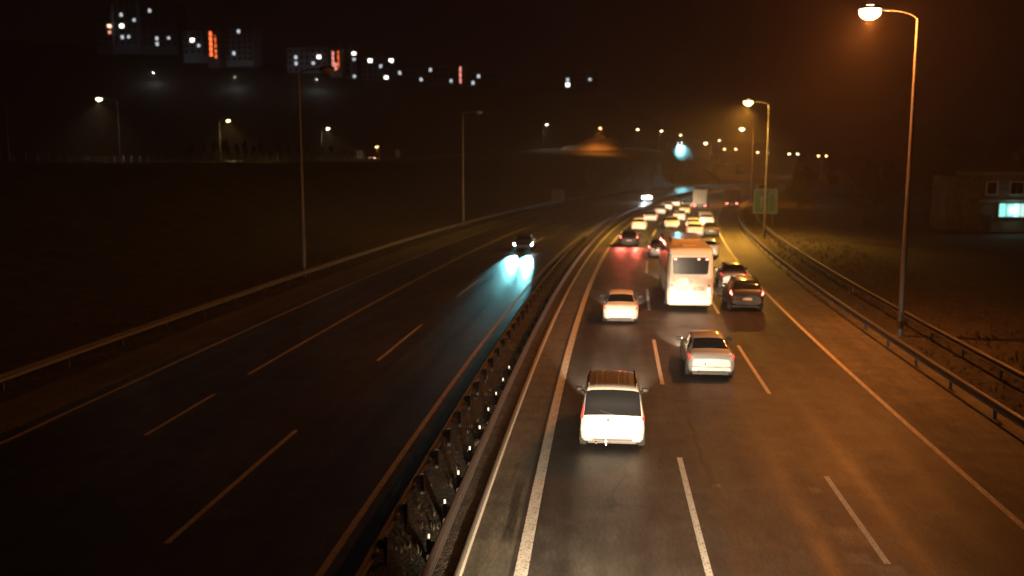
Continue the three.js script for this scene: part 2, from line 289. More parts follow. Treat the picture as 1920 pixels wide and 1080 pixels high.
// ------------------------------------------------------------------ vehicles
function pchip(xs, ys) {
  const n = xs.length, d = [], m = new Array(n).fill(0);
  for (let i = 0; i < n - 1; i++) d.push((ys[i + 1] - ys[i]) / (xs[i + 1] - xs[i]));
  for (let i = 1; i < n - 1; i++) m[i] = d[i - 1] * d[i] <= 0 ? 0 : 2 * d[i - 1] * d[i] / (d[i - 1] + d[i]);
  m[0] = d[0]; m[n - 1] = d[n - 2];
  return (x) => { let i = 0; while (i < n - 2 && x > xs[i + 1]) i++; const h = xs[i + 1] - xs[i], t = clamp((x - xs[i]) / h); return (1 + 2 * t) * (1 - t) ** 2 * ys[i] + t * (1 - t) ** 2 * h * m[i] + t * t * (3 - 2 * t) * ys[i + 1] + t * t * (t - 1) * h * m[i + 1]; };
}
class Shell {   // st rows: [d from rear, underside, beltline, top, half width, belt half width, top half width]
  constructor(st) {
    this.d = st.map((r) => r[0]); this.L = this.d[this.d.length - 1]; this.st = st;
    [this.yb, this.be, this.tp, this.ws, this.wb, this.wt] = [1, 2, 3, 4, 5, 6].map((k) => pchip(this.d, st.map((r) => r[k])));
  }
  ring(d) {
    const yb = this.yb(d), be = this.be(d), tp = this.tp(d), ws = this.ws(d), wb = this.wb(d), wt = this.wt(d), e = Math.min(0.07, (tp - be) * 0.35);
    return [[0, yb], [ws * 0.86, yb], [ws * 0.965, yb + Math.min(0.09, (be - yb) * 0.2)], [ws, lerp(yb, be, 0.5)], [ws * 0.985, lerp(yb, be, 0.84)], [wb, be], [lerp(wt, wb, 0.06), tp - e], [wt * 0.93, tp - e * 0.28], [wt * 0.55, tp], [0, tp + 0.012]];
  }
  at(d, v, side) { const r = this.ring(d), i = Math.min(8, Math.floor(v)), t = v - i, a = r[i], b = r[i + 1]; return new THREE.Vector3(side * lerp(a[0], b[0], t), lerp(a[1], b[1], t), this.L / 2 - d); }
  body() {
    const ds = []; for (let i = 0; i < this.d.length - 1; i++) { const n = Math.max(1, Math.min(5, Math.ceil((this.d[i + 1] - this.d[i]) / 0.22))); for (let k = 0; k < n; k++) ds.push(lerp(this.d[i], this.d[i + 1], k / n)); } ds.push(this.L);
    const nv = 18, ringV = []; for (let k = 0; k <= nv; k++) ringV.push([k < 9 ? k : 18 - k, k < 9 ? 1 : -1]);
    let g = grid(nv, ds.length - 1, (u, v) => { const [q, s] = ringV[Math.round(u * nv)], p = this.at(ds[Math.round(v * (ds.length - 1))], q, s); return [p.x, p.y, p.z]; });
    g.deleteAttribute('uv'); g.deleteAttribute('normal');
    const caps = [];
    for (const [d, fl] of [[0, 1], [this.L, -1]]) {
      const pos = [], c = this.at(d, 4, 1); const mid_ = [0, (this.yb(d) + this.tp(d)) / 2, this.L / 2 - d];
      for (let k = 0; k < nv; k++) { const a = this.at(d, ...ringV[k]), b = this.at(d, ...ringV[k + 1]); if (fl > 0) pos.push(...mid_, ...b.toArray(), ...a.toArray()); else pos.push(...mid_, ...a.toArray(), ...b.toArray()); }
      const cg = new THREE.BufferGeometry(); cg.setAttribute('position', new THREE.Float32BufferAttribute(pos, 3)); caps.push(cg);
    }
    g = mergeVertices(g, 1e-4); g.computeVertexNormals(); caps.forEach((c) => c.computeVertexNormals());
    return mergeGeometries([g.toNonIndexed(), ...caps]);
  }
  normal(d, v, s) { const e = 0.01, a = this.at(clamp(d + e, 0, this.L), v, s).sub(this.at(clamp(d - e, 0, this.L), v, s)), b = this.at(d, Math.min(9, v + 0.05), s).sub(this.at(d, Math.max(0, v - 0.05), s)); const n = a.cross(b).normalize(); const c = this.at(d, v, s).sub(new THREE.Vector3(0, 0.7 * this.be(d), this.L / 2 - clamp(d, 0.9, this.L - 0.9))); return n.dot(c) < 0 ? n.negate() : n; }
  sheet(f, nu, nv, off, thick = 0.02) {   // f(a, b) -> [d, v, side]; a closed thin plate that hugs the body
    const pt = (a, b, k) => { const q = f(a, b); const n = this.normal(...q); if (q[1] > 8.95) n.x = 0; return this.at(...q).addScaledVector(n, k).toArray(); };
    const top = grid(nu, nv, (a, b) => pt(a, b, off));
    const rim = grid(2 * (nu + nv), 1, (t, w) => { const k = Math.round(t * 2 * (nu + nv)) % (2 * (nu + nv)); const [a, b] = k < nu ? [k / nu, 0] : k < nu + nv ? [1, (k - nu) / nv] : k < 2 * nu + nv ? [1 - (k - nu - nv) / nu, 1] : [0, 1 - (k - 2 * nu - nv) / nv]; return pt(a, b, off - w * thick); });
    return mergeGeometries([top, rim].map((g) => { g.deleteAttribute('uv'); return g.toNonIndexed(); }));
  }
  sidePatch(d0, d1, v0, v1, side, off = 0.008, sk0 = 0, sk1 = 0) { return this.sheet((a, b) => { const v = lerp(v0, v1, b), k = (v - v0) / (v1 - v0); return [lerp(d0 + sk0 * k, d1 + sk1 * k, a), v, side]; }, 5, 3, off); }
  topPatch(d0, d1, vmin, off = 0.008) { return this.sheet((a, b) => { const w = a * 2 - 1; return [lerp(d0, d1, b), 9 - (9 - vmin) * Math.abs(w), w < 0 ? -1 : 1]; }, 10, 5, off); }
}
const KIND = {
  sedan: {
    st: [[0, 0.42, 0.74, 0.80, 0.70, 0.66, 0.60], [0.05, 0.33, 0.88, 0.93, 0.81, 0.77, 0.70], [0.16, 0.27, 0.95, 1.00, 0.87, 0.82, 0.73], [0.60, 0.24, 0.97, 1.06, 0.90, 0.84, 0.71], [1.28, 0.22, 0.95, 1.39, 0.905, 0.845, 0.585], [1.7, 0.22, 0.94, 1.45, 0.905, 0.845, 0.60], [2.35, 0.22, 0.93, 1.46, 0.905, 0.845, 0.605], [2.75, 0.22, 0.93, 1.40, 0.905, 0.84, 0.59], [3.5, 0.22, 0.92, 1.02, 0.90, 0.83, 0.72], [4.15, 0.22, 0.84, 0.90, 0.88, 0.80, 0.70], [4.42, 0.25, 0.70, 0.76, 0.82, 0.75, 0.66], [4.52, 0.36, 0.58, 0.62, 0.70, 0.66, 0.6]],
    rear: [0.66, 1.24, 6.35], wind: [2.8, 3.42, 6.35], glassV: [5.16, 5.9], doors: [[1.0, 1.72, 0.12, 0], [1.8, 2.82, 0, -0.3]], tail: [0.03, 0.34, 4.15, 4.98], head: [4.18, 4.47, 4.2, 4.95], plateY: 0.60, wheels: [0.92, 3.62], wr: 0.32, trunk: [0.2, 0.58], headY: 0.66,
  },
  hatch: {
    st: [[0, 0.42, 0.72, 0.78, 0.70, 0.67, 0.62], [0.05, 0.33, 0.92, 0.98, 0.80, 0.77, 0.70], [0.14, 0.27, 0.98, 1.08, 0.86, 0.82, 0.72], [0.42, 0.24, 0.98, 1.42, 0.88, 0.83, 0.60], [0.62, 0.22, 0.97, 1.50, 0.885, 0.835, 0.60], [1.4, 0.22, 0.96, 1.54, 0.89, 0.84, 0.61], [2.1, 0.22, 0.95, 1.53, 0.89, 0.84, 0.61], [2.45, 0.22, 0.95, 1.46, 0.89, 0.835, 0.60], [3.15, 0.22, 0.94, 1.05, 0.885, 0.82, 0.72], [3.7, 0.22, 0.86, 0.93, 0.86, 0.79, 0.69], [3.95, 0.26, 0.72, 0.78, 0.80, 0.74, 0.65], [4.05, 0.37, 0.6, 0.64, 0.69, 0.65, 0.6]],
    rear: [0.17, 0.40, 6.4], wind: [2.5, 3.08, 6.35], glassV: [5.16, 5.9], doors: [[0.62, 1.42, 0.06, 0], [1.5, 2.5, 0, -0.3]], tail: [0.03, 0.22, 4.3, 5.3], head: [3.72, 3.98, 4.2, 4.95], plateY: 0.60, wheels: [0.72, 3.25], wr: 0.31, headY: 0.68,
  },
  suv: {
    st: [[0, 0.5, 0.82, 0.88, 0.74, 0.72, 0.66], [0.05, 0.40, 1.02, 1.09, 0.85, 0.82, 0.74], [0.13, 0.34, 1.08, 1.18, 0.91, 0.87, 0.76], [0.36, 0.30, 1.09, 1.56, 0.93, 0.88, 0.66], [0.55, 0.30, 1.08, 1.64, 0.935, 0.885, 0.66], [1.4, 0.30, 1.07, 1.69, 0.94, 0.89, 0.67], [2.3, 0.30, 1.06, 1.68, 0.94, 0.89, 0.67], [2.7, 0.30, 1.06, 1.60, 0.94, 0.885, 0.65], [3.4, 0.30, 1.05, 1.16, 0.93, 0.87, 0.76], [4.05, 0.30, 0.98, 1.05, 0.91, 0.84, 0.74], [4.35, 0.34, 0.82, 0.9, 0.85, 0.79, 0.7], [4.46, 0.45, 0.68, 0.74, 0.73, 0.7, 0.64]],
    rear: [0.16, 0.34, 6.4], wind: [2.75, 3.33, 6.35], glassV: [5.16, 5.9], doors: [[0.62, 1.55, 0.06, 0], [1.63, 2.72, 0, -0.3]], tail: [0.03, 0.26, 4.3, 5.35], head: [4.08, 4.38, 4.2, 4.95], plateY: 0.70, wheels: [0.85, 3.55], wr: 0.36, headY: 0.78, rails: true,
  },
  van: {
    st: [[0, 0.44, 0.74, 0.80, 0.76, 0.74, 0.69], [0.04, 0.34, 0.92, 0.96, 0.85, 0.83, 0.78], [0.09, 0.28, 0.97, 1.03, 0.90, 0.88, 0.81], [0.27, 0.26, 1.02, 1.72, 0.915, 0.89, 0.735], [0.38, 0.25, 1.04, 1.80, 0.92, 0.89, 0.73], [0.9, 0.24, 1.03, 1.845, 0.92, 0.89, 0.73], [1.9, 0.24, 1.02, 1.85, 0.92, 0.89, 0.73], [2.55, 0.24, 1.02, 1.79, 0.92, 0.885, 0.71], [3.3, 0.24, 1.02, 1.16, 0.91, 0.87, 0.77], [4.0, 0.24, 0.95, 1.02, 0.89, 0.83, 0.74], [4.28, 0.27, 0.80, 0.86, 0.83, 0.77, 0.69], [4.4, 0.38, 0.65, 0.7, 0.72, 0.68, 0.62]],
    rear: [0.095, 0.272, 6.05], wind: [2.62, 3.24, 6.3], glassV: [5.14, 5.92], doors: [[0.5, 1.4, 0.02, 0], [1.5, 2.6, 0, -0.3]], tail: [0.06, 0.2, 4.7, 5.75], head: [4.0, 4.32, 4.2, 4.95], plateY: 0.64, wheels: [0.72, 3.5], wr: 0.33, headY: 0.74, rails: true, ribs: true,
  },
};
const geoCache = new Map();
const cached = (k, f) => { if (!geoCache.has(k)) geoCache.set(k, f()); return geoCache.get(k); };
const tyreG = (r) => cached('tyre' + r, () => { const p = [[r * 0.62, -0.1], [r * 0.9, -0.11], [r, -0.07], [r, 0.07], [r * 0.9, 0.11], [r * 0.62, 0.1]].map((q) => new THREE.Vector2(...q)); return new THREE.LatheGeometry(p, 18).rotateZ(Math.PI / 2); });
const rimG = (r) => cached('rim' + r, () => { const l = [new THREE.CylinderGeometry(r * 0.63, r * 0.63, 0.15, 16).rotateZ(Math.PI / 2)]; for (let k = 0; k < 5; k++) l.push(box(0.17, r * 1.1, 0.05).rotateX(k * Math.PI / 5)); return merge(l); });
function wheel(T, x, y, z, r, wide = 1) { const w = new THREE.Group(); w.name = 'wheel'; w.position.set(x, y, z); w.scale.x = wide; T.add(w); part('tyre', tyreG(r), M.tyre, w); part('rim', rimG(r), M.rim, w); }
function beams(T, y, zf, half, color, I, o = {}) {
  for (const sd of [-1, 1]) spot(T, sd * half, y, zf, sd * half * (o.spread ?? 1.0), y - (o.drop ?? 1.5), zf - 10, color, I, o.angle ?? 0.27, 0.9, 3, 'headlight_beam');
}
function car(kind, label, paint, s, o, opt = {}) {
  const K = KIND[kind], S = cached('shell' + kind, () => new Shell(K.st)), L = S.L;
  const oncoming = opt.oncoming ? Math.PI : 0;
  const p = opt.free ?? at(s + (oncoming ? 1 : 1) * L / 2, o);
  const T = thing(opt.name ?? { sedan: 'sedan_car', hatch: 'hatchback_car', suv: 'suv_car', van: 'minivan' }[kind], label, kind === 'van' ? 'minivan' : 'car', p[0], opt.y ?? 0, p[1], opt.turn ?? yawAt(s) + oncoming + (opt.yaw ?? 0), opt.group ?? 'cars in the queue');
  const G = (k, f) => cached(kind + k, f);
  part('body', G('body', () => S.body()), paint, T);
  part('rear_window', G('rw', () => S.topPatch(K.rear[0], K.rear[1], K.rear[2], kind === 'van' ? 0.018 : 0.008)), M.glass, T);
  part('windscreen', G('ws', () => S.topPatch(K.wind[0], K.wind[1], K.wind[2])), M.glass, T);
  for (const sd of [-1, 1]) {
    K.doors.forEach((q, i) => part('side_window', G('sw' + i + sd, () => S.sidePatch(q[0], q[1], K.glassV[0], K.glassV[1], sd, 0.008, q[2], q[3])), M.glass, T));
    part('tail_light', G('tl' + sd, () => S.sidePatch(K.tail[0], K.tail[1], K.tail[2], K.tail[3], sd, 0.014)), opt.brake ? M.tailBright : M.tail, T);
    part('headlight', G('hl' + sd, () => S.sidePatch(K.head[0], K.head[1], K.head[2], K.head[3], sd, 0.012)), opt.beam === 0 ? M.lensOff : (opt.lens ?? M.headWarm), T);
    const dz = L / 2 - (K.wind[1] - 0.28), mr = part('wing_mirror', G('mi' + sd, () => merge([rbox(0.2, 0.15, 0.1, 0.04, sd * 1.02, 1.0 + (S.be(2.5) - 0.93), 0), box(0.12, 0.04, 0.05, sd * 0.88, 0.95 + (S.be(2.5) - 0.93), 0)])), opt.mirror ?? M.blackTrim, T); mr.position.z = dz;
    part('door_handle', G('dh' + sd, () => merge([1.25, 2.15].map((d) => { const q = S.at(d, 4.55, sd); return rbox(0.03, 0.03, 0.16, 0.01, q.x + sd * 0.012, q.y, q.z); }))), M.blackTrim, T);
    for (const d of K.wheels) wheel(T, sd * (S.ws(d) - 0.09), K.wr, L / 2 - d, K.wr);
  }
  const bump = part('rear_bumper', G('bump', () => rbox(S.ws(0.05) * 1.86, 0.2, 0.12, 0.05, 0, K.plateY - 0.18, L / 2 - 0.03)), opt.bumper ?? paint, T);
  part('bumper_insert', G('bi', () => rbox(S.ws(0.05) * 1.3, 0.07, 0.02, 0.01, 0, K.plateY - 0.27, L / 2 + 0.028)), M.blackTrim, bump);
  const pl = part('number_plate', G('np', () => rbox(0.52, 0.115, 0.015, 0.005, 0, K.plateY + 0.02, L / 2 + 0.006)), M.plate, T);
  part('country_band', G('cb', () => box(0.045, 0.1, 0.004, -0.232, K.plateY + 0.02, L / 2 + 0.0155)), M.plateBlue, pl);
  if (K.trunk) part('boot_seam', G('ts', () => box(S.ws(0.05) * 1.55, 0.012, 0.02, 0, 0.83, L / 2 - 0.02)), M.blackTrim, T);
  part('exhaust_pipe', G('ex', () => rod([-0.45, K.wr - 0.06, L / 2 - 0.25], [-0.45, K.wr - 0.07, L / 2 + 0.02], 0.03)), M.galvDull, T);
  part('underside', G('us', () => box(S.ws(2) * 1.5, 0.1, L * 0.86, 0, S.yb(2) - 0.03, 0)), M.blackTrim, T);
  if (K.rails && opt.rails !== false) for (const sd of [-1, 1]) part('roof_rail', G('rr' + sd, () => { const a = S.at(0.55, 7, sd), b = S.at(2.4, 7, sd); const y = Math.max(a.y, b.y) + 0.05; return merge([rod([a.x, y, a.z], [b.x, y, b.z], 0.022), rod([a.x, a.y - 0.02, a.z], [a.x, y, a.z], 0.02), rod([b.x, b.y - 0.02, b.z], [b.x, y, b.z], 0.02)]); }), opt.railMat ?? M.galvDull, T);
  if (K.ribs) for (let k = -3; k <= 3; k++) part('roof_rib', G('rib' + k, () => { const x = k * 0.16, l = []; const pts = []; for (let d = 0.5; d <= 2.35; d += 0.2) { const r = S.ring(d), w = S.wt(d); pts.push(new THREE.Vector3(x, S.tp(d) + 0.008 - 0.012 * Math.abs(x) / w, L / 2 - d)); } return new THREE.TubeGeometry(new THREE.CatmullRomCurve3(pts), 10, 0.014, 5); }), paint, T);
  if (kind !== 'sedan') part('rear_wiper', G('wip', () => { const a = S.at(K.rear[0] + 0.005, 9, 1), b = S.at(lerp(K.rear[0], K.rear[1], 0.18), 8.2, -1); return rod([0.02, a.y + 0.02, a.z + 0.03], [b.x, b.y + 0.03, b.z + 0.035], 0.012, 0.008, 5); }), M.blackTrim, T);
  if (opt.redGlow) for (const sd of [-1, 1]) { spot(T, sd * 0.72, 0.86, L / 2 + 0.1, sd * 0.74, 0.46, L / 2 + 1.1, lin(1, 0.13, 0.09), opt.redGlow, 0.75, 1, 4, 'brake_glow'); }
  if (opt.beam !== 0) beams(T, K.headY, -L / 2 - 0.04, 0.62, opt.beamColor ?? HALOGEN, opt.beam ?? 420, opt.beamOpt);
  return T;
}
const WHITE = carPaint('white', 0.78, 0.78, 0.76), CREAM = carPaint('cream', 0.72, 0.70, 0.63), SILVER = carPaint('silver', 0.42, 0.42, 0.43, 0.35), BLACK = carPaint('black', 0.012, 0.012, 0.014), DKRED = carPaint('darkred', 0.06, 0.012, 0.014), GREY = carPaint('grey', 0.1, 0.1, 0.105, 0.3), YELLOW = carPaint('yellow', 0.62, 0.5, 0.16), CHAMP = carPaint('champagne', 0.5, 0.44, 0.36, 0.2);

{ const v = car('van', 'pale minivan with ribbed roof and large dark rear window, nearest vehicle', carPaint('vanwhite', 0.60, 0.57, 0.52, 0.15), 25.8, 1.88, { group: undefined, beam: 1000 });
  part('tow_hook', merge([rod([-0.18, 0.36, 2.1], [-0.18, 0.34, 2.3], 0.03), rod([-0.18, 0.22, 2.28], [-0.18, 0.38, 2.28], 0.028)]), M.reflector, v);
  part('badge', new THREE.CylinderGeometry(0.05, 0.05, 0.02, 12).rotateX(Math.PI / 2).translate(-0.12, 0.93, 2.195), M.galvDull, v); delete v.userData.group; }
car('sedan', 'white sedan alone in the left lane between the minivan and the red-lit car', WHITE, 46.6, 2.2, { beam: 500 });
car('sedan', 'silver sedan in the middle lane behind the bus', SILVER, 35.0, 5.6, { beam: 900 });
car('suv', 'black car in the right lane beside the bus, nearer of the two dark cars', BLACK, 51.4, 9.0, { brake: true, beam: 400 });
car('hatch', 'dark car just ahead of the black car in the right lane', carPaint('brownblack', 0.022, 0.014, 0.012), 61.0, 9.3, { beam: 400 });
car('hatch', 'dark car with glowing red brake lights in the left lane', carPaint('blackred', 0.02, 0.008, 0.008), 89.5, 1.8, { brake: true, beam: 400, redGlow: 60 });
car('sedan', 'dark car half hidden on the left of the bus roof', DKRED, 80, 4.7, { brake: true, beam: 350 });
car('hatch', 'cream car in the right lane just ahead of the bus', CREAM, 80, 8.8, { beam: 350 });
const far = [
  ['hatch', 'white hatchback in the left lane, first ahead of the red-lit car', WHITE, 112.2, 1.9],
  ['sedan', 'white sedan in the middle lane, first one beyond the bus', WHITE, 116.6, 5.7],
  ['suv', 'bluish white car with glaring lamps in the right lane beyond the cream car', carPaint('bluewhite', 0.62, 0.72, 0.76), 103, 8.4],
  ['sedan', 'dark sedan close to the right edge line beside the glaring white car', BLACK, 106, 10.2],
  ['sedan', 'white sedan in the left lane, second ahead of the red-lit car', WHITE, 129, 2.4],
  ['hatch', 'cream hatchback in the middle lane, second one beyond the bus', CREAM, 131, 6.2],
  ['suv', 'white car with dark rear window next to the right edge line', WHITE, 121.5, 9.9],
  ['hatch', 'white car in the right lane just ahead of the glaring car', WHITE, 113.5, 8.3],
  ['sedan', 'white car in the left lane, third ahead of the red-lit car', WHITE, 146, 2.6],
  ['suv', 'yellowish car in the middle lane, third one beyond the bus', YELLOW, 146.5, 6.3],
  ['hatch', 'pale car in the left lane, fourth ahead of the red-lit car', CREAM, 158, 2.7],
  ['hatch', 'pink tinted pale car at the right edge line behind the box truck', CHAMP, 137, 9.6],
  ['sedan', 'pale car in the left lane, farthest of the queue', CREAM, 171, 3.0],
  ['hatch', 'pale car in the middle lane left of the box truck', CHAMP, 166, 5.6],
];
far.forEach(([k, l, m, s, o], i) => car(k, l, m, s * 0.97, o * 0.98, { beam: 190, beamOpt: { drop: 0.9, angle: 0.3 }, brake: i % 3 === 1, rails: false }));
// two following cars just below the frame: their headlights light the backs ahead
car('hatch', 'white car following in the left lane, below the frame', WHITE, 7.0, 1.7, { beam: 1900, beamOpt: { angle: 0.5, drop: 2.3, spread: 1.6 } });
car('sedan', 'grey car following in the middle lane, below the frame', GREY, 4.2, 5.6, { beam: 700, beamOpt: { angle: 0.42, drop: 1.9, spread: 1.3 } });
// oncoming
car('sedan', 'dark oncoming car with bluish headlights on the empty carriageway', carPaint('navy', 0.03, 0.035, 0.05), 82.5, -7.55, { oncoming: true, lens: M.headBlue, beamColor: XENON, beam: 3200, beamOpt: { angle: 0.11, drop: 1.1, spread: 1.0 }, yaw: 0.07, group: 'oncoming cars' });
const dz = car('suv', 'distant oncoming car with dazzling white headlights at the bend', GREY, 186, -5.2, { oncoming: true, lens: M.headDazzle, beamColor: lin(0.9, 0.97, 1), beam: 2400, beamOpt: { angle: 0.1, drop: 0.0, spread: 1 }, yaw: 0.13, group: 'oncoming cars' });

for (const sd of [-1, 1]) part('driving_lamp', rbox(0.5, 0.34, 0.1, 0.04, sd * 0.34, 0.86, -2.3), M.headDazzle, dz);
// ---- bus
{
  const S = new Shell([[0, 0.62, 1.7, 3.1, 1.08, 1.1, 1.02], [0.05, 0.46, 1.8, 3.3, 1.2, 1.21, 1.12], [0.2, 0.38, 1.85, 3.45, 1.25, 1.25, 1.16], [0.6, 0.36, 1.85, 3.5, 1.26, 1.26, 1.18], [11.4, 0.36, 1.85, 3.5, 1.26, 1.26, 1.18], [11.9, 0.36, 1.85, 3.42, 1.25, 1.25, 1.14], [12.2, 0.42, 1.7, 3.1, 1.2, 1.2, 1.05], [12.3, 0.6, 1.5, 2.8, 1.05, 1.05, 0.95]]);
  const L = S.L, p = at(50.8 + L / 2, 5.85), bp = carPaint('buswhite', 0.74, 0.72, 0.68), R = L / 2;
  const T = thing('coach_bus', 'white coach bus in the middle lane with yellow lit roof', 'bus', p[0], 0, p[1], yawAt(50.8 + L / 2) + 0.012);
  part('body', S.body(), bp, T);
  const w = new THREE.Shape(); w.moveTo(-0.92, 0.1); w.quadraticCurveTo(-0.9, 0, -0.78, 0); w.lineTo(0.78, 0); w.quadraticCurveTo(0.9, 0, 0.92, 0.1); w.lineTo(0.97, 0.78); w.quadraticCurveTo(0.97, 0.9, 0.85, 0.9); w.lineTo(-0.85, 0.9); w.quadraticCurveTo(-0.97, 0.9, -0.97, 0.78); w.closePath();
  part('rear_window', new THREE.ExtrudeGeometry(w, { depth: 0.02, bevelEnabled: true, bevelThickness: 0.006, bevelSize: 0.006, bevelSegments: 1 }).rotateX(-0.035).translate(0, 2.12, R + 0.012), new THREE.MeshPhysicalMaterial({ color: lin(0.008, 0.008, 0.009), roughness: 0.16, specularIntensity: 0.2 }), T);
  for (const x of [-0.83, 0.42, 0.86]) part('marker_lamp', rbox(0.13, 0.09, 0.03, 0.015, x, 2.93, R + 0.03), lampGlow(lin(1, 0.36, 0.26), 4), T);
  const eng = part('engine_cover', rbox(1.72, 0.72, 0.03, 0.012, 0, 1.18, R + 0.006), bp, T);
  for (let k = 0; k < 4; k++) part('grille_slat', box(0.62, 0.025, 0.012, -0.45, 1.24 + k * 0.06, R + 0.024), M.galvDull, eng);
  for (let k = 0; k < 4; k++) part('grille_slat', box(0.62, 0.025, 0.012, 0.45, 1.24 + k * 0.06, R + 0.024), M.galvDull, eng);
  part('rear_bumper', rbox(2.3, 0.34, 0.2, 0.07, 0, 0.66, R - 0.03), bp, T);
  const pl = part('number_plate', rbox(0.52, 0.115, 0.015, 0.005, 0, 0.98, R + 0.028), M.plate, T); part('country_band', box(0.045, 0.1, 0.004, -0.232, 0.98, R + 0.0375), M.plateBlue, pl);
  // the row of letters below the window is too small to read in the photograph: strokes only
  const nameplate = []; for (let k = 0; k < 9; k++) { nameplate.push(box(0.02, 0.1, 0.01, -0.42 + k * 0.105, 1.93, R + 0.006)); nameplate.push(box(0.05, 0.018, 0.01, -0.395 + k * 0.105, 1.885 + 0.045 * (k % 3), R + 0.006)); }
  part('lettering', merge(nameplate), new THREE.MeshStandardMaterial({ color: lin(0.32, 0.13, 0.12), roughness: 0.5 }), T);
  part('emblem', new THREE.TorusGeometry(0.09, 0.014, 6, 18).translate(0, 1.72, R + 0.01), M.galvDull, T);
  for (const sd of [-1, 1]) {
    part('tail_light', rbox(0.16, 0.46, 0.05, 0.03, sd * 0.99, 1.14, R + 0.01), M.tailBright, T);
    part('reflector', rbox(0.1, 0.1, 0.03, 0.01, sd * 0.99, 1.5, R + 0.01), M.blackTrim, T);
    for (let k = 0; k < 7; k++) part('side_window', S.sidePatch(0.5 + k * 1.55, 1.98 + k * 1.55, 5.12, 5.86, sd, 0.008), M.glass, T);
    for (let k = 0; k < 5; k++) part('luggage_door', S.sidePatch(3.4 + k * 1.2, 4.55 + k * 1.2, 2.4, 4.3, sd, 0.01), bp, T);
    for (const d of [3.0, 9.9]) wheel(T, sd * 1.12, 0.48, R - d, 0.48, 1.3);
    part('wing_mirror', merge([rbox(0.14, 0.4, 0.2, 0.04, sd * 1.5, 2.5, -R + 0.1), rod([sd * 1.1, 3.0, -R + 0.2], [sd * 1.48, 2.66, -R + 0.1], 0.025)]), M.blackTrim, T);
    part('headlight', rbox(0.36, 0.2, 0.12, 0.05, sd * 0.8, 0.85, -R + 0.02), M.headWarm, T);
  }
  part('windscreen', S.topPatch(11.95, 12.25, 6.2), M.glass, T);
  part('air_conditioner', rbox(1.7, 0.2, 2.6, 0.08, 0, 3.58, 0.6), bp, T);
  for (const z of [-3.2, 4.2]) part('roof_hatch', rbox(0.75, 0.07, 0.75, 0.03, 0, 3.54, z), bp, T);
  part('underside', box(2.0, 0.16, L * 0.85, 0, 0.34, 0), M.blackTrim, T);
  beams(T, 0.85, -R - 0.08, 0.8, HALOGEN, 600);
}
// ---- trucks
function boxTruck(label, s, o, H, len, mat, beamI) {
  const p = at(s + len / 2, o), T = thing('box_truck', label, 'truck', p[0], 0, p[1], yawAt(s), 'trucks in the queue'), R = len / 2;
  part('cargo_box', rbox(2.3, H - 0.95, len - 1.9, 0.05, 0, (H + 0.95) / 2, 0.95), mat, T);
  for (const sd of [-1, 1]) { const d = part('cargo_door', rbox(1.08, H - 1.1, 0.03, 0.01, sd * 0.555, (H + 0.95) / 2, R + 0.012), mat, T); for (const k of [0.3, 0.75]) part('lock_rod', rod([sd * k, 1.0, R + 0.04], [sd * k, H - 0.1, R + 0.04], 0.018, 0.018, 6), M.galvDull, d); }
  part('chassis', box(1.0, 0.24, len - 0.6, 0, 0.72, 0.1), M.blackTrim, T);
  part('cab', rbox(2.15, 1.75, 1.8, 0.18, 0, 1.45, -R + 0.95), mat, T);
  part('windscreen', rbox(1.9, 0.75, 0.05, 0.02, 0, 1.9, -R + 0.05), M.glass, T);
  part('rear_bumper', rbox(2.1, 0.14, 0.12, 0.03, 0, 0.5, R - 0.1), M.galvDull, T);
  for (const sd of [-1, 1]) { part('tail_light', rbox(0.34, 0.14, 0.06, 0.02, sd * 0.85, 0.72, R - 0.02), M.tailBright, T); for (const d of [1.6, len - 1.1]) wheel(T, sd * 0.95, 0.42, R - d, 0.42, 1.3); part('headlight', rbox(0.3, 0.16, 0.08, 0.03, sd * 0.8, 0.8, -R + 0.04), M.headWarm, T); part('mud_flap', box(0.4, 0.4, 0.02, sd * 0.95, 0.45, R - 1.0), M.blackTrim, T); }
  part('number_plate', rbox(0.52, 0.115, 0.015, 0.005, 0, 0.66, R - 0.025), M.plate, T);
  beams(T, 0.8, -R - 0.02, 0.8, HALOGEN, beamI);
}
boxTruck('pale tall box truck in the queue, far end of the right lane', 158, 7.7, 3.4, 6.2, new THREE.MeshStandardMaterial({ color: lin(0.62, 0.56, 0.47), roughness: 0.7 }), 80);
boxTruck('dark brown truck on the right shoulder at the bend', 168, 12.6, 3.2, 7.5, new THREE.MeshStandardMaterial({ color: lin(0.07, 0.04, 0.025), roughness: 0.8 }), 80);

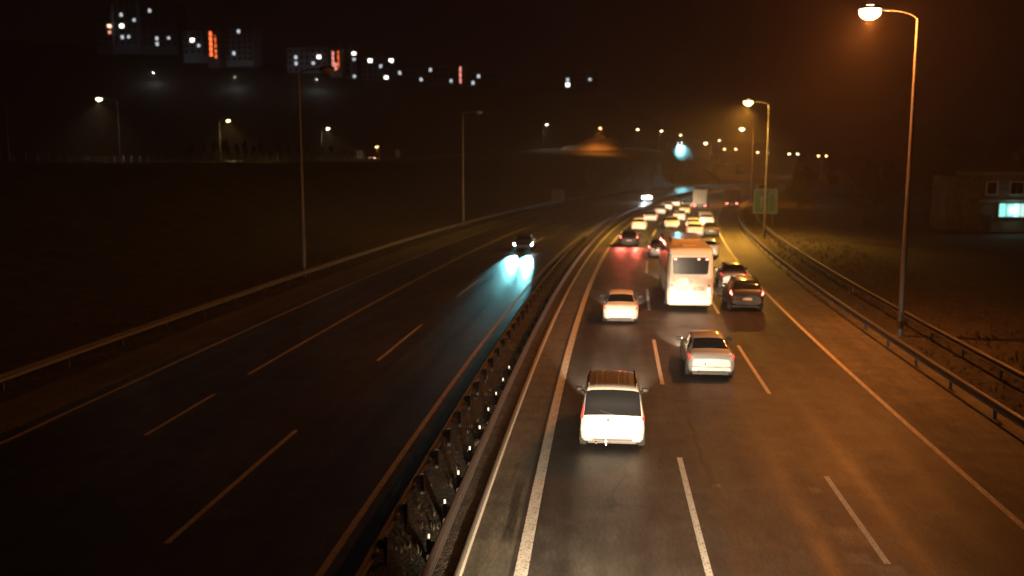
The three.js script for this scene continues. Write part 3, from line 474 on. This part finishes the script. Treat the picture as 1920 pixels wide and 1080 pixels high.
// ------------------------------------------------------------------ signs
{ // green direction sign, text not readable in the photograph
  const p = at(121, 16.9), T = thing('direction_sign', 'green road direction sign with white border behind the second lamp pole', 'road sign', p[0], -0.1, p[1], yawAt(121) - 0.02); T.scale.set(0.9, 0.95, 0.9);
  const green = new THREE.MeshStandardMaterial({ color: lin(0.002, 0.10, 0.13), roughness: 0.6 }), white = new THREE.MeshStandardMaterial({ color: lin(0.28, 0.31, 0.28), roughness: 0.6 });
  part('panel', rbox(3.3, 3.3, 0.06, 0.03, 0, 3.4, 0), green, T);
  part('border', merge([box(3.1, 0.07, 0.01, 0, 4.93, 0.036), box(3.1, 0.07, 0.01, 0, 1.87, 0.036), box(0.07, 3.0, 0.01, -1.52, 3.4, 0.036), box(0.07, 3.0, 0.01, 1.52, 3.4, 0.036)]), white, T);
  part('inner_panel', merge([box(0.9, 0.06, 0.01, 0.9, 4.5, 0.036), box(0.9, 0.06, 0.01, 0.9, 2.1, 0.036), box(0.06, 2.4, 0.01, 0.48, 3.3, 0.036), box(0.06, 2.4, 0.01, 1.32, 3.3, 0.036)]), white, T);
  part('arrow', merge([box(0.12, 1.5, 0.01, -0.55, 3.2, 0.036), box(0.1, 0.5, 0.01, 0, 0, 0).rotateZ(0.7).translate(-0.72, 3.85, 0.036), box(0.1, 0.5, 0.01, 0, 0, 0).rotateZ(-0.7).translate(-0.38, 3.85, 0.036)]), white, T);
  for (const x of [-1, 1]) part('sign_post', rod([x, 0, -0.1], [x, 4.8, -0.1], 0.07), M.pole, T);
}
{
  const p = at(171, -19.4), T = thing('back_of_sign', 'dim grey back of a square road sign beside the empty carriageway', 'road sign', p[0], 0, p[1], yawAt(171));
  part('panel', rbox(2.5, 2.1, 0.05, 0.02, 0, 1.75, 0), M.galv, T);
  for (const x of [-0.8, 0.8]) { part('sign_post', rod([x, 0, 0.08], [x, 2.7, 0.08], 0.05), M.pole, T); part('brace', box(0.06, 1.9, 0.05, x * 0.5, 1.75, 0.05), M.galvDull, T); }
  part('rail', box(2.3, 0.07, 0.04, 0, 2.3, 0.045), M.galvDull, T); part('rail', box(2.3, 0.07, 0.04, 0, 1.2, 0.045), M.galvDull, T);
}
{ // pale retaining wall past the bend, in the light of the third lamp; cast in panels
  const T = thing('retaining_wall', 'pale concrete retaining wall lit by the third lamp at the bend', 'wall', 0, 0, 0);
  const w = new THREE.MeshStandardMaterial({ map: concT, color: lin(0.9, 0.86, 0.76), roughness: 0.85 });
  for (let k = 0; k < 12; k++) {
    const s0 = 194 + k * 4.2; const a = at(s0 + 2.05, 15.6), g = rbox(0.4, 3.0 - (k < 2 ? 1 - k * 0.5 : 0), 4.14, 0.03, 0, (3.0 - (k < 2 ? 1 - k * 0.5 : 0)) / 2 - 0.2, 0);
    const m = part('wall_panel', g, w, T); m.position.set(a[0], 0, -a[1]); m.rotation.y = yawAt(s0 + 2.05);
  }
}

// ------------------------------------------------------------------ house on the right
{
  const T = thing('house', 'two storey house at the right edge with one cyan lit window', 'house', 61, -0.75, 118, -0.1);
  const wall = new THREE.MeshStandardMaterial({ map: concT, color: lin(0.5, 0.48, 0.5), roughness: 0.9 });
  part('wall', merge([box(14, 7.2, 8, 5, 3.6, -4)]), wall, T);
  part('wall', box(3.4, 7.0, 6, -3.72, 3.5, -4.4), wall, T);
  part('cornice', box(14.5, 0.35, 8.5, 5, 7.36, -4), M.concrete, T); part('floor_band', box(14.1, 0.3, 0.1, 5, 3.9, 0.045), M.concrete, T);
  const roof = part('roof', (() => { const s = new THREE.Shape(); s.moveTo(-7.6, 0); s.lineTo(7.6, 0); s.lineTo(5.4, 1.3); s.lineTo(-5.4, 1.3); s.closePath(); return new THREE.ExtrudeGeometry(s, { depth: 9, bevelEnabled: false }).translate(5, 7.54, -8.5); })(), new THREE.MeshStandardMaterial({ color: lin(0.12, 0.06, 0.045), roughness: 0.9 }), T);
  part('chimney', box(0.7, 1.4, 0.7, 4, 9.2, -5), wall, roof);
  const frame = M.reflector;
  const win = (x, y, w, h, lit) => {
    const g = part('window', merge([box(w + 0.2, 0.1, 0.14, x, y + h / 2 + 0.05, 0.03), box(w + 0.2, 0.1, 0.2, x, y - h / 2 - 0.05, 0.06), box(0.1, h, 0.14, x - w / 2 - 0.05, y, 0.03), box(0.1, h, 0.14, x + w / 2 + 0.05, y, 0.03)]), lit ? M.blackTrim : frame, T);
    const n = Math.round(w / 0.9);
    for (let k = 0; k < n; k++) part('lit_window_pane', box(w / n - 0.12, h - 0.06, 0.04, x - w / 2 + (k + 0.5) * w / n, y, 0.03), lit ? lit[k % lit.length] : M.glass, g);
  };
  const c = (r, g, b, k) => lampGlow(lin(r, g, b), k);
  win(-0.6, 5.5, 1.2, 1.5); win(2.4, 5.5, 1.6, 1.5); win(5.6, 5.5, 1.6, 1.5);
  win(2.1, 2.75, 3.4, 1.7, [c(0.22, 0.85, 0.68, 1.3), c(0.2, 0.62, 0.6, 0.7), c(0.4, 0.95, 0.8, 1.2), c(0.6, 0.8, 0.75, 0.95)]);
  win(6.6, 2.7, 1.4, 1.5);
  const d = part('door', rbox(1.1, 2.1, 0.08, 0.02, -1.0, 1.1, 0.06), M.darkMetal, T); part('handle', box(0.05, 0.16, 0.05, -0.6, 1.1, 0.12), M.galv, d);
  spotPoint(T, 2.1, 2.75, 0.4, lin(0.4, 1, 0.85), 6, 'window_light');
}
function spotPoint(T, x, y, z, c, I, name) { const l = new THREE.PointLight(c, I); l.position.set(x, y, z); l.name = name; l.castShadow = true; l.shadow.radius = 10; T.add(l); return l; }

// ------------------------------------------------------------------ upper road on the left, its lamps, fence and saplings
const UP = new THREE.CatmullRomCurve3([[-84, 60], [-72, 105], [-69, 150], [-67.5, 200], [-65, 240], [-54, 292], [-34, 345], [8, 394], [36, 400], [54, 404], [66, 405], [80, 410], [100, 430]].map(([x, z]) => new THREE.Vector3(x, 0, z)));
const upAt = (t, o) => { const p = UP.getPoint(t), d = UP.getTangent(t); return [p.x + o * d.z, p.z - o * d.x]; };
setting('upper_road', grid(3, 150, (u, v) => { const p = upAt(v, lerp(-3.6, 3.6, u)), c = upAt(v, 0); return [p[0], Math.max(ground(...c), ground(...upAt(v, -3.6)), ground(...upAt(v, 3.6))) + 0.25, -p[1]]; }, (u, v) => [u * 7 + 3, v * 560]), M.roadDark);
const UG = 'lamps on the upper road';
const upLamp = (label, x, z, H, reach, turn, color, I, o) => streetLamp(label, x, z, ground(x, z), H, reach, 0.5, turn, color, I, UG, { r0: 0.1, side: 0.05, ...o });
upLamp('leftmost lit lamp on the upper road, arm leaning left', -62.3, 150, 9.9, 2.9, 0, PALE, 220);
upLamp('yellow lamp on the upper road above the row of saplings', -72, 233, 9.6, 2.2, Math.PI, lin(1, 0.68, 0.18), 420);
upLamp('pale lamp on the upper road right of the tall unlit pole', -58.3, 290, 9.6, 1.9, Math.PI, PALE, 300);
upLamp('unlit lamp pole at the left end of the upper road', -80, 150, 9.9, 2.2, 0, PALE, 0);
upLamp('white lamp on the hillside road, left end of the lit earth bank', 13.0, 392, 9.6, 1.4, Math.PI, lin(1, 0.93, 0.85), 200, { glow: 9 });
upLamp('orange lamp on the hillside road above the lit earth mound', 36.6, 382, 9.6, 1.0, 0, AMBER, 1700, { glow: 9, side: 0.02 });
upLamp('small white lamp on the hillside road, third from the left', 53.5, 410, 8.0, 1.0, Math.PI, PALE, 120, { glow: 9 });
upLamp('small pale lamp on the hillside road, fourth from the left', 63.8, 410, 8.6, 1.0, Math.PI, PALE, 150, { glow: 9 });
upLamp('small pinkish lamp above the descending ramp', 75, 415, 8.8, 1.0, 0, lin(1, 0.66, 0.42), 150, { glow: 9 });
{ // crash fence of the upper road
  const T = thing('wire_fence', 'low pale fence along the edge of the upper road', 'fence', 0, 0, 0);
  const G = box(0.12, 1.7, 0.12, 0, 0.55, 0), pts = [];
  for (let k = 0; k < 95; k++) { const t = 0.05 + k * 0.0052, [x, z] = upAt(t, 5.0 + rr(-0.05, 0.05)), y = ground(x, z); const m = part('post', G, M.concrete, T); m.position.set(x, y, -z); m.rotation.set(rr(-0.04, 0.04), rr(0, 3), rr(-0.04, 0.04)); pts.push(new THREE.Vector3(x, y, -z)); }
  for (const h of [0.4, 0.8, 1.2]) part('wire', new THREE.TubeGeometry(new THREE.CatmullRomCurve3(pts.map((p) => p.clone().add(new THREE.Vector3(0, h, 0)))), 260, 0.02, 4), M.galvDull, T);
}
function frontCar(label, t, o, mat) { const [x, z] = upAt(t, o), d = UP.getTangent(t); return car('sedan', label, mat, 0, 0, { free: [x, z], y: ground(...upAt(t, 0)) + 0.4, turn: Math.atan2(d.x, d.z) * -1 + Math.PI, lens: M.headWarm, beamColor: PALE, beam: 260, group: 'cars on the upper road' }); }
frontCar('car with two small lit headlights on the upper road', 0.452, 1.6, GREY);
{ // two pale panels by the upper road
  const board = (x, z, w, h, label) => { const T = thing('roadside_board', label, 'sign', x, ground(x, z) - 0.05, z, 0.1, 'pale boards by the upper road'); part('panel', rbox(w, h, 0.08, 0.02, 0, 1.1 + h / 2, 0), M.reflector, T); for (const q of [-0.3, 0.3]) part('sign_post', rod([w * q, 0, -0.06], [w * q, 1.2 + h * 0.5, -0.06], 0.05), M.pole, T); part('frame', merge([box(w + 0.1, 0.08, 0.04, 0, 1.1, 0.06), box(w + 0.1, 0.08, 0.04, 0, 1.1 + h, 0.06)]), M.darkMetal, T); };
  board(-49, 304, 2.2, 2.4, 'pale board by the upper road, left of the pair'); board(-37.5, 310, 1.4, 2.6, 'narrow pale board by the upper road, right of the pair');
  streetLamp('short orange lamp between the two pale boards', -43, 306, ground(-43, 306), 4.4, 0.8, 0.2, 0, AMBER, 180, UG, { r0: 0.07, glow: 6 });
}
{ // earth mound in the orange lamp's light
  const T = thing('earth_mound', 'orange lit heap of bare earth beside the hillside road', 'mound', 32, ground(32, 396) - 0.4, 394);
  const sandT = tex(256, 256, (u, v) => { const k = 128 + (fine(u * 256, v * 256) - 0.5) * 50 + (mid(u * 32, v * 32) - 0.5) * 50; return [k * 1.06, k * 0.96, k * 0.8]; }, true); sandT.repeat.set(0.2, 0.2);
  const sand = new THREE.MeshStandardMaterial({ map: sandT, bumpMap: soilB, bumpScale: 0.1, roughness: 0.95 });
  part('heap', grid(40, 24, (u, v) => { const x = (u - 0.45) * 30, z = (v - 0.5) * 10, q = Math.hypot((u - 0.58) * 2.4, (v - 0.5) * 2); const h = 4.6 * Math.max(0, 1 - q) ** 0.8 * (0.8 + 0.5 * tn(x * 0.4 + 60, z * 0.4 + 60)) + 1.6 * Math.max(0, 1 - Math.abs(v - 0.5) * 2) * (0.5 + tn(x * 0.2 + 9, 7)) * sstep(0, 0.15, u) * sstep(1, 0.8, u); return [x, h - 0.3, -z]; }, (u, v) => [u * 30, v * 10]), sand, T);
}
{ // ramp that comes down the hillside, with an oncoming car whose lamps light its surface
  const pitch = Math.atan(7.5 / 40);
  setting('ramp_road', grid(4, 20, (u, v) => { const z = lerp(360, 402, v), x = 68.6 + (u - 0.5) * 7 + (v - 0.5) * 4; return [x, 8.2 + v * 7.8 + 0.1 * Math.sin(v * 9), -z]; }, (u, v) => [u * 7 + 4, v * 42]), M.road);
  setting('ramp_bank', merge([-1, 1].map((sd) => grid(4, 20, (u, v) => { const z = lerp(358, 404, v), x = 68.6 + sd * (3.5 + u * 12) + (v - 0.5) * 4; return [x, lerp(8.2 + v * 7.8, -1, u ** 0.9), -z]; }, (u, v) => [u * 12, v * 42])).concat([grid(4, 4, (u, v) => { const x = 68.6 - 2 + (u - 0.5) * 7; return [x, lerp(8.2, -1, v), -(360 - v * 10)]; })])), M.turf);
  const T = car('suv', 'distant car with white headlights coming down the hillside ramp', GREY, 0, 0, { free: [70.2, 396], y: 14.95, turn: Math.PI - 0.02, lens: M.headBlue, beamColor: XENON, beam: 1700, beamOpt: { angle: 0.4, drop: 0.85, spread: 1.2 }, group: 'oncoming cars' });
  T.rotation.order = 'YXZ'; T.rotation.x = -pitch;
}
// double lamps beyond the bend
[[92, 398, 'first'], [106.3, 400, 'second'], [120, 402, 'third'], [133, 404, 'rightmost']].forEach(([x, z, n], i) => streetLamp(['leftmost of the four twin lamps in a row beyond the bend', 'second from the left of the four twin lamps beyond the bend', 'third from the left of the four twin lamps beyond the bend', 'rightmost of the four twin lamps in a row beyond the bend'][i], x, z, ground(x, z), [13.4, 12.1, 11.4, 10.6][i] - 0.6 - ground(x, z), [2.6, 2.3, 2.0, 1.9][i], 0.3, 0.25, i === 2 ? PALE : AMBER, 150, 'twin lamps beyond the bend', { double: true, r0: 0.1, glow: 9 }));
streetLamp('small far lamp above the leftmost twin lamp', 111, 500, ground(111, 500), 18.6 - ground(111, 500), 1.2, 0.2, 0, PALE, 150, 'street lamps', { r0: 0.1, glow: 9 });

// ------------------------------------------------------------------ apartment blocks on the ridge
const WG = { white: lampGlow(lin(1, 0.95, 0.85), 6), dim: lampGlow(lin(0.85, 0.92, 1), 1.1), warm: lampGlow(lin(1, 0.6, 0.4), 4), red: lampGlow(lin(1, 0.16, 0.04), 3), pink: lampGlow(lin(1, 0.32, 0.24), 2) };
function block(label, px, zc, baseY, w, h, tone, lits, strips = []) {
  const x = ((px - 960) / 1750) * zc, g0 = ground(x, zc), y0 = Math.min(g0 - 0.5, baseY), T = thing('apartment_block', label, 'building', x, y0, zc, rr(-0.1, 0.1), 'apartment blocks on the ridge');
  const W = new THREE.MeshStandardMaterial({ color: tone, roughness: 0.9 }), top = baseY + h - y0, z = 7;
  const off = baseY - y0;
  part('wall', box(w, top, 14, 0, top / 2, 0), W, T);
  const roof = part('roof', box(w + 0.8, 0.5, 14.8, 0, top + 0.25, 0), M.concrete, T); part('lift_tower', box(w * 0.25, 2.6, 4, rr(-w / 5, w / 5), top + 1.8, 0), W, roof);
  const nf = Math.max(2, Math.round(h / 3)), nc = Math.max(2, Math.round(w / 3)), dark = [], bal = [];
  const litSet = new Map(lits.map(([c, f, m]) => [c + ',' + f, m]));
  for (let f = 0; f < nf; f++) {
    for (let c = 0; c < nc; c++) {
      const wx = -w / 2 + (c + 0.5) * (w / nc), wy = off + (f + 0.55) * (h / nf), k = litSet.get(c + ',' + f);
      if (k) { const m = part('lit_window', box(k === 'white' || k === 'warm' ? 1.9 : 1.3, 1.7, 0.12, wx, wy, z + 0.05), WG[k], T); } else dark.push(box(1.3, 1.5, 0.1, wx, wy, z + 0.04));
    }
    bal.push(box(w * 0.34, 0.9, 1.0, w * 0.26, off + f * (h / nf) + 0.6, z + 0.5));
  }
  const dw = part('dark_windows', merge(dark), M.glass, T); dw.userData.kind = 'stuff';
  const bb = part('balconies', merge(bal), W, T); bb.userData.kind = 'stuff';
  for (const [sx, y0s, y1s, kind, wd] of strips) { const n = Math.max(2, Math.round((y1s - y0s) / 2.6)); for (let k = 0; k < n; k++) part('stairwell_light', box(wd, (y1s - y0s) / n - 0.5, 0.15, sx, off + y0s + (k + 0.5) * (y1s - y0s) / n, z + 0.06), WG[kind], T); }
  return T;
}
const hy = (py, z) => 8.2 + ((301 - py) / 1750) * z;
const GRY = lin(0.4, 0.43, 0.46), PNK = lin(0.42, 0.38, 0.4), DK = lin(0.22, 0.22, 0.24);
block('leftmost tall block on the ridge with one orange lit window', 226, 512, hy(100, 512), 8, 22, DK, [[2, 3, 'warm'], [2, 2, 'pink']]);
block('tall grey block on the ridge with a column of white windows', 262, 516, hy(96, 516), 13, 23, GRY, [[1, 3, 'white'], [1, 5, 'dim'], [1, 1, 'dim'], [3, 4, 'dim'], [2, 1, 'dim']]);
block('dark wide block on the ridge with one small light high up', 320, 520, hy(98, 520), 22, 23, DK, [[2, 6, 'dim'], [3, 1, 'dim'], [5, 1, 'dim'], [3, 0, 'dim']]);
block('low block on the ridge with one bright white lamp', 388, 516, hy(112, 516), 13, 12, GRY, [[1, 2, 'white'], [2, 1, 'dim']]);
block('block on the ridge with an orange lit stairwell', 421, 512, hy(122, 512), 5.5, 17, lin(0.3, 0.2, 0.16), [], [[-1.0, 2, 15, 'red', 1.3], [1.5, 1, 13, 'red', 0.7]]);
block('grey block on the ridge right of the orange stairwell', 470, 516, hy(124, 516), 15, 17, PNK, [[2, 5, 'dim'], [1, 1, 'dim']]);
block('wide dim block on the ridge left of the red stairwell', 592, 520, hy(144, 520), 22, 13, PNK, [[1, 2, 'dim'], [1, 1, 'dim'], [5, 2, 'white'], [4, 1, 'dim']]);
block('block on the ridge with a pinkish red lit front', 642, 514, hy(146, 514), 6, 13, lin(0.32, 0.2, 0.18), [], [[-1.4, 2, 12, 'pink', 0.9], [1.4, 3, 12, 'red', 0.6], [0, 2, 6, 'pink', 1.0]]);
block('small block on the ridge with two white windows, one above another', 668, 520, hy(156, 520), 6, 15, DK, [[1, 4, 'white'], [1, 3, 'dim'], [1, 0, 'dim']]);
block('dark block on the ridge with two bright white windows near its top', 718, 520, hy(158, 520), 17, 12, DK, [[1, 3, 'white'], [5, 3, 'white'], [3, 2, 'dim'], [4, 0, 'white']]);
block('long low dark block on the ridge with faint lights', 775, 524, hy(162, 524), 20, 7, DK, [[1, 1, 'dim'], [5, 0, 'dim']]);
block('dark block on the ridge just left of the slim red light', 832, 524, hy(164, 524), 14, 9, DK, [[0, 2, 'dim'], [4, 0, 'dim']]);
block('slim block on the ridge with a faint red stairwell', 868, 518, hy(166, 518), 5, 11, lin(0.3, 0.18, 0.18), [], [[0, 1, 10, 'pink', 0.8]]);
block('low block on the ridge right of the faint red stairwell', 908, 524, hy(168, 524), 15, 7, DK, [[0, 0, 'dim'], [1, 1, 'dim']]);
block('lone low block on the right end of the ridge', 1085, 520, hy(170, 520), 18, 8, DK, [[0, 1, 'dim'], [0, 0, 'white'], [4, 1, 'dim']]);
[[300, 480, 'small lamp below the tall grey block on the ridge'], [450, 484, 'small lamp below the orange stairwell on the ridge'], [600, 488, 'small lamp below the red lit front on the ridge']].forEach(([px, z, l]) => { const x = ((px - 960) / 1750) * z; streetLamp(l, x, z, ground(x, z), 7, 1, 0.2, -Math.PI / 2, lin(0.8, 0.9, 1), 110, 'small lamps on the ridge', { r0: 0.07, glow: 2, down: 0.06, side: 0.8 }); });

// ------------------------------------------------------------------ vegetation
function crownGeo(n, rx, ry, leaf, s) {
  seed = s; const p = [], nn = [], c = [];
  const cl = []; for (let k = 0; k < 14; k++) { const a = rr(0, 6.28), u = rr(-0.8, 1), r = Math.sqrt(Math.max(0, 1 - u * u)) * rr(0.35, 0.85); cl.push([Math.cos(a) * r * rx, u * ry * 0.8, Math.sin(a) * r * rx, rr(0.28, 0.5)]); }
  const q = new THREE.Quaternion(), e = new THREE.Euler(), v = new THREE.Vector3();
  for (let i = 0; i < n; i++) {
    const k = cl[i % cl.length], d = new THREE.Vector3(rr(-1, 1), rr(-1, 1), rr(-1, 1)).normalize().multiplyScalar(Math.cbrt(rnd()) * k[3]);
    const o = [k[0] + d.x * rx, k[1] + d.y * ry, k[2] + d.z * rx]; q.setFromEuler(e.set(rr(0, 6.28), rr(0, 6.28), rr(0, 6.28))); const L = leaf * rr(0.6, 1.3);
    for (const t of [[0, 1, 0], [0.45, 0, 0], [-0.45, 0, 0], [-0.45, 0, 0], [0.45, 0, 0], [0, -0.7, 0]]) { v.set(...t).multiplyScalar(L).applyQuaternion(q); p.push(o[0] + v.x, o[1] + v.y, o[2] + v.z); }
  }
  const g = new THREE.BufferGeometry(); g.setAttribute('position', new THREE.Float32BufferAttribute(p, 3)); g.computeVertexNormals(); return g;
}
function trunkGeo(h, r, s) { seed = s; const l = [rod([0, -0.3, 0], [0.1, h * 0.6, 0.05], r, r * 0.6, 7), rod([0.1, h * 0.6, 0.05], [0, h, 0], r * 0.6, r * 0.25, 6)]; for (let k = 0; k < 6; k++) { const a = rr(0, 6.28), y = h * rr(0.35, 0.8); l.push(rod([0.05, y, 0.02], [Math.cos(a) * h * 0.3, y + h * rr(0.15, 0.35), Math.sin(a) * h * 0.3], r * 0.35, r * 0.1, 5)); } return merge(l); }
const TREES = [0, 1, 2].map((k) => ({ t: trunkGeo(3.2 + k * 0.4, 0.16, 900 + k), c: crownGeo(1100, 1.7 + k * 0.2, 1.9 + k * 0.4, 0.24, 300 + k * 7), h: 3.5 + k * 0.5 }));
const leafM = [lin(0.045, 0.06, 0.025), lin(0.06, 0.065, 0.03), lin(0.035, 0.05, 0.022)].map((c) => new THREE.MeshPhysicalMaterial({ color: c, roughness: 0.9, transmission: 0.3, thickness: 0, side: THREE.DoubleSide }));
const barkM = new THREE.MeshStandardMaterial({ color: lin(0.12, 0.09, 0.07), roughness: 0.95 });
function tree(label, x, z, k, sc, group) { const T = thing('broadleaf_tree', label, 'tree', x, ground(x, z), z, k * 1.7 + x, group); T.scale.setScalar(sc); part('trunk', TREES[k].t, barkM, T); const c = part('crown', TREES[k].c, leafM[k], T); c.position.y = TREES[k].h; }
const bankTrees = [[30, 262, 1.1], [36, 281, 1.4], [44, 296, 1.2], [55, 322, 1.6], [62, 332, 1.3], [74, 340, 1.5], [84, 345, 1.2], [95, 342, 1.6], [104, 336, 1.4], [113, 330, 1.2], [20, 240, 1.0], [50, 309, 1.1]];
bankTrees.forEach(([x, z, s], i) => tree('dark roadside tree on the bank beyond the far bend', x, z, i % 3, s, 'trees on the bank beyond the bend'));
[[46, 150], [52, 168], [60, 190], [56, 140], [68, 214], [79, 232], [48, 128], [90, 246]].forEach(([x, z], i) => tree('dim tree on the dark verge right of the green sign', x, z, (i + 1) % 3, 0.9 + 0.12 * (i % 4), 'trees right of the green sign'));
// slender saplings along the upper road
const SAP = [0, 1].map((k) => ({ t: rod([0, -0.2, 0], [0.06, 3.0, 0], 0.07, 0.03, 6), c: crownGeo(240, 0.55, 1.3, 0.2, 555 + k) }));
const sapBark = new THREE.MeshStandardMaterial({ color: lin(0.5, 0.46, 0.4), roughness: 0.9 });
for (let k = 0; k < 26; k++) { const t = 0.22 + k * 0.0088, [x, z] = upAt(t, 6.3 + ((k * 37) % 7) * 0.2), T = thing('sapling', 'slender sapling with whitewashed stem in the row on the upper road', 'tree', x, ground(x, z), z, k, 'saplings along the upper road'); T.scale.setScalar(0.8 + ((k * 53) % 10) * 0.05); part('trunk', SAP[0].t, sapBark, T); part('crown', SAP[k % 2].c, leafM[1], T).position.y = 2.9; }
{ // grass tufts: on the verges and in the median
  seed = 4242; const p = []; for (let b = 0; b < 9; b++) { const a = rr(0, 6.28), l = rr(0.1, 0.24), x = rr(-0.07, 0.07), z = rr(-0.07, 0.07), dx = Math.cos(a), dz = Math.sin(a), w = 0.008; p.push(x - dz * w, 0, z + dx * w, x + dz * w, 0, z - dx * w, x + dx * l * 0.5, l, z + dz * l * 0.5); }
  const g = new THREE.BufferGeometry(); g.setAttribute('position', new THREE.Float32BufferAttribute(p, 3)); g.computeVertexNormals();
  const N = 4200, im = new THREE.InstancedMesh(g, new THREE.MeshStandardMaterial({ color: lin(0.07, 0.06, 0.03), roughness: 0.95, side: THREE.DoubleSide }), N), m = new THREE.Matrix4(), q = new THREE.Quaternion(), up = new THREE.Vector3(0, 1, 0);
  for (let i = 0; i < N; i++) { const med = i < 500, s = 8 + 110 * rnd() ** 1.4, o = med ? rr(-2.85, -1.75) : rnd() < 0.75 ? rr(14.9, 23) : rr(-25, -19), [x, z] = at(s, o), k = rr(0.5, 1.5) * (med ? 0.7 : 1.2); q.setFromAxisAngle(up, rr(0, 6.28)); m.compose(new THREE.Vector3(x, med ? 0.05 : -0.05, -z), q, new THREE.Vector3(k, k, k)); im.setMatrixAt(i, m); }
  im.name = 'dry_grass'; im.castShadow = im.receiveShadow = true; im.userData = { kind: 'stuff', label: 'dry grass tufts on the verges and the median', category: 'grass' }; scene.add(im);
}
renderer.render(scene, camera);
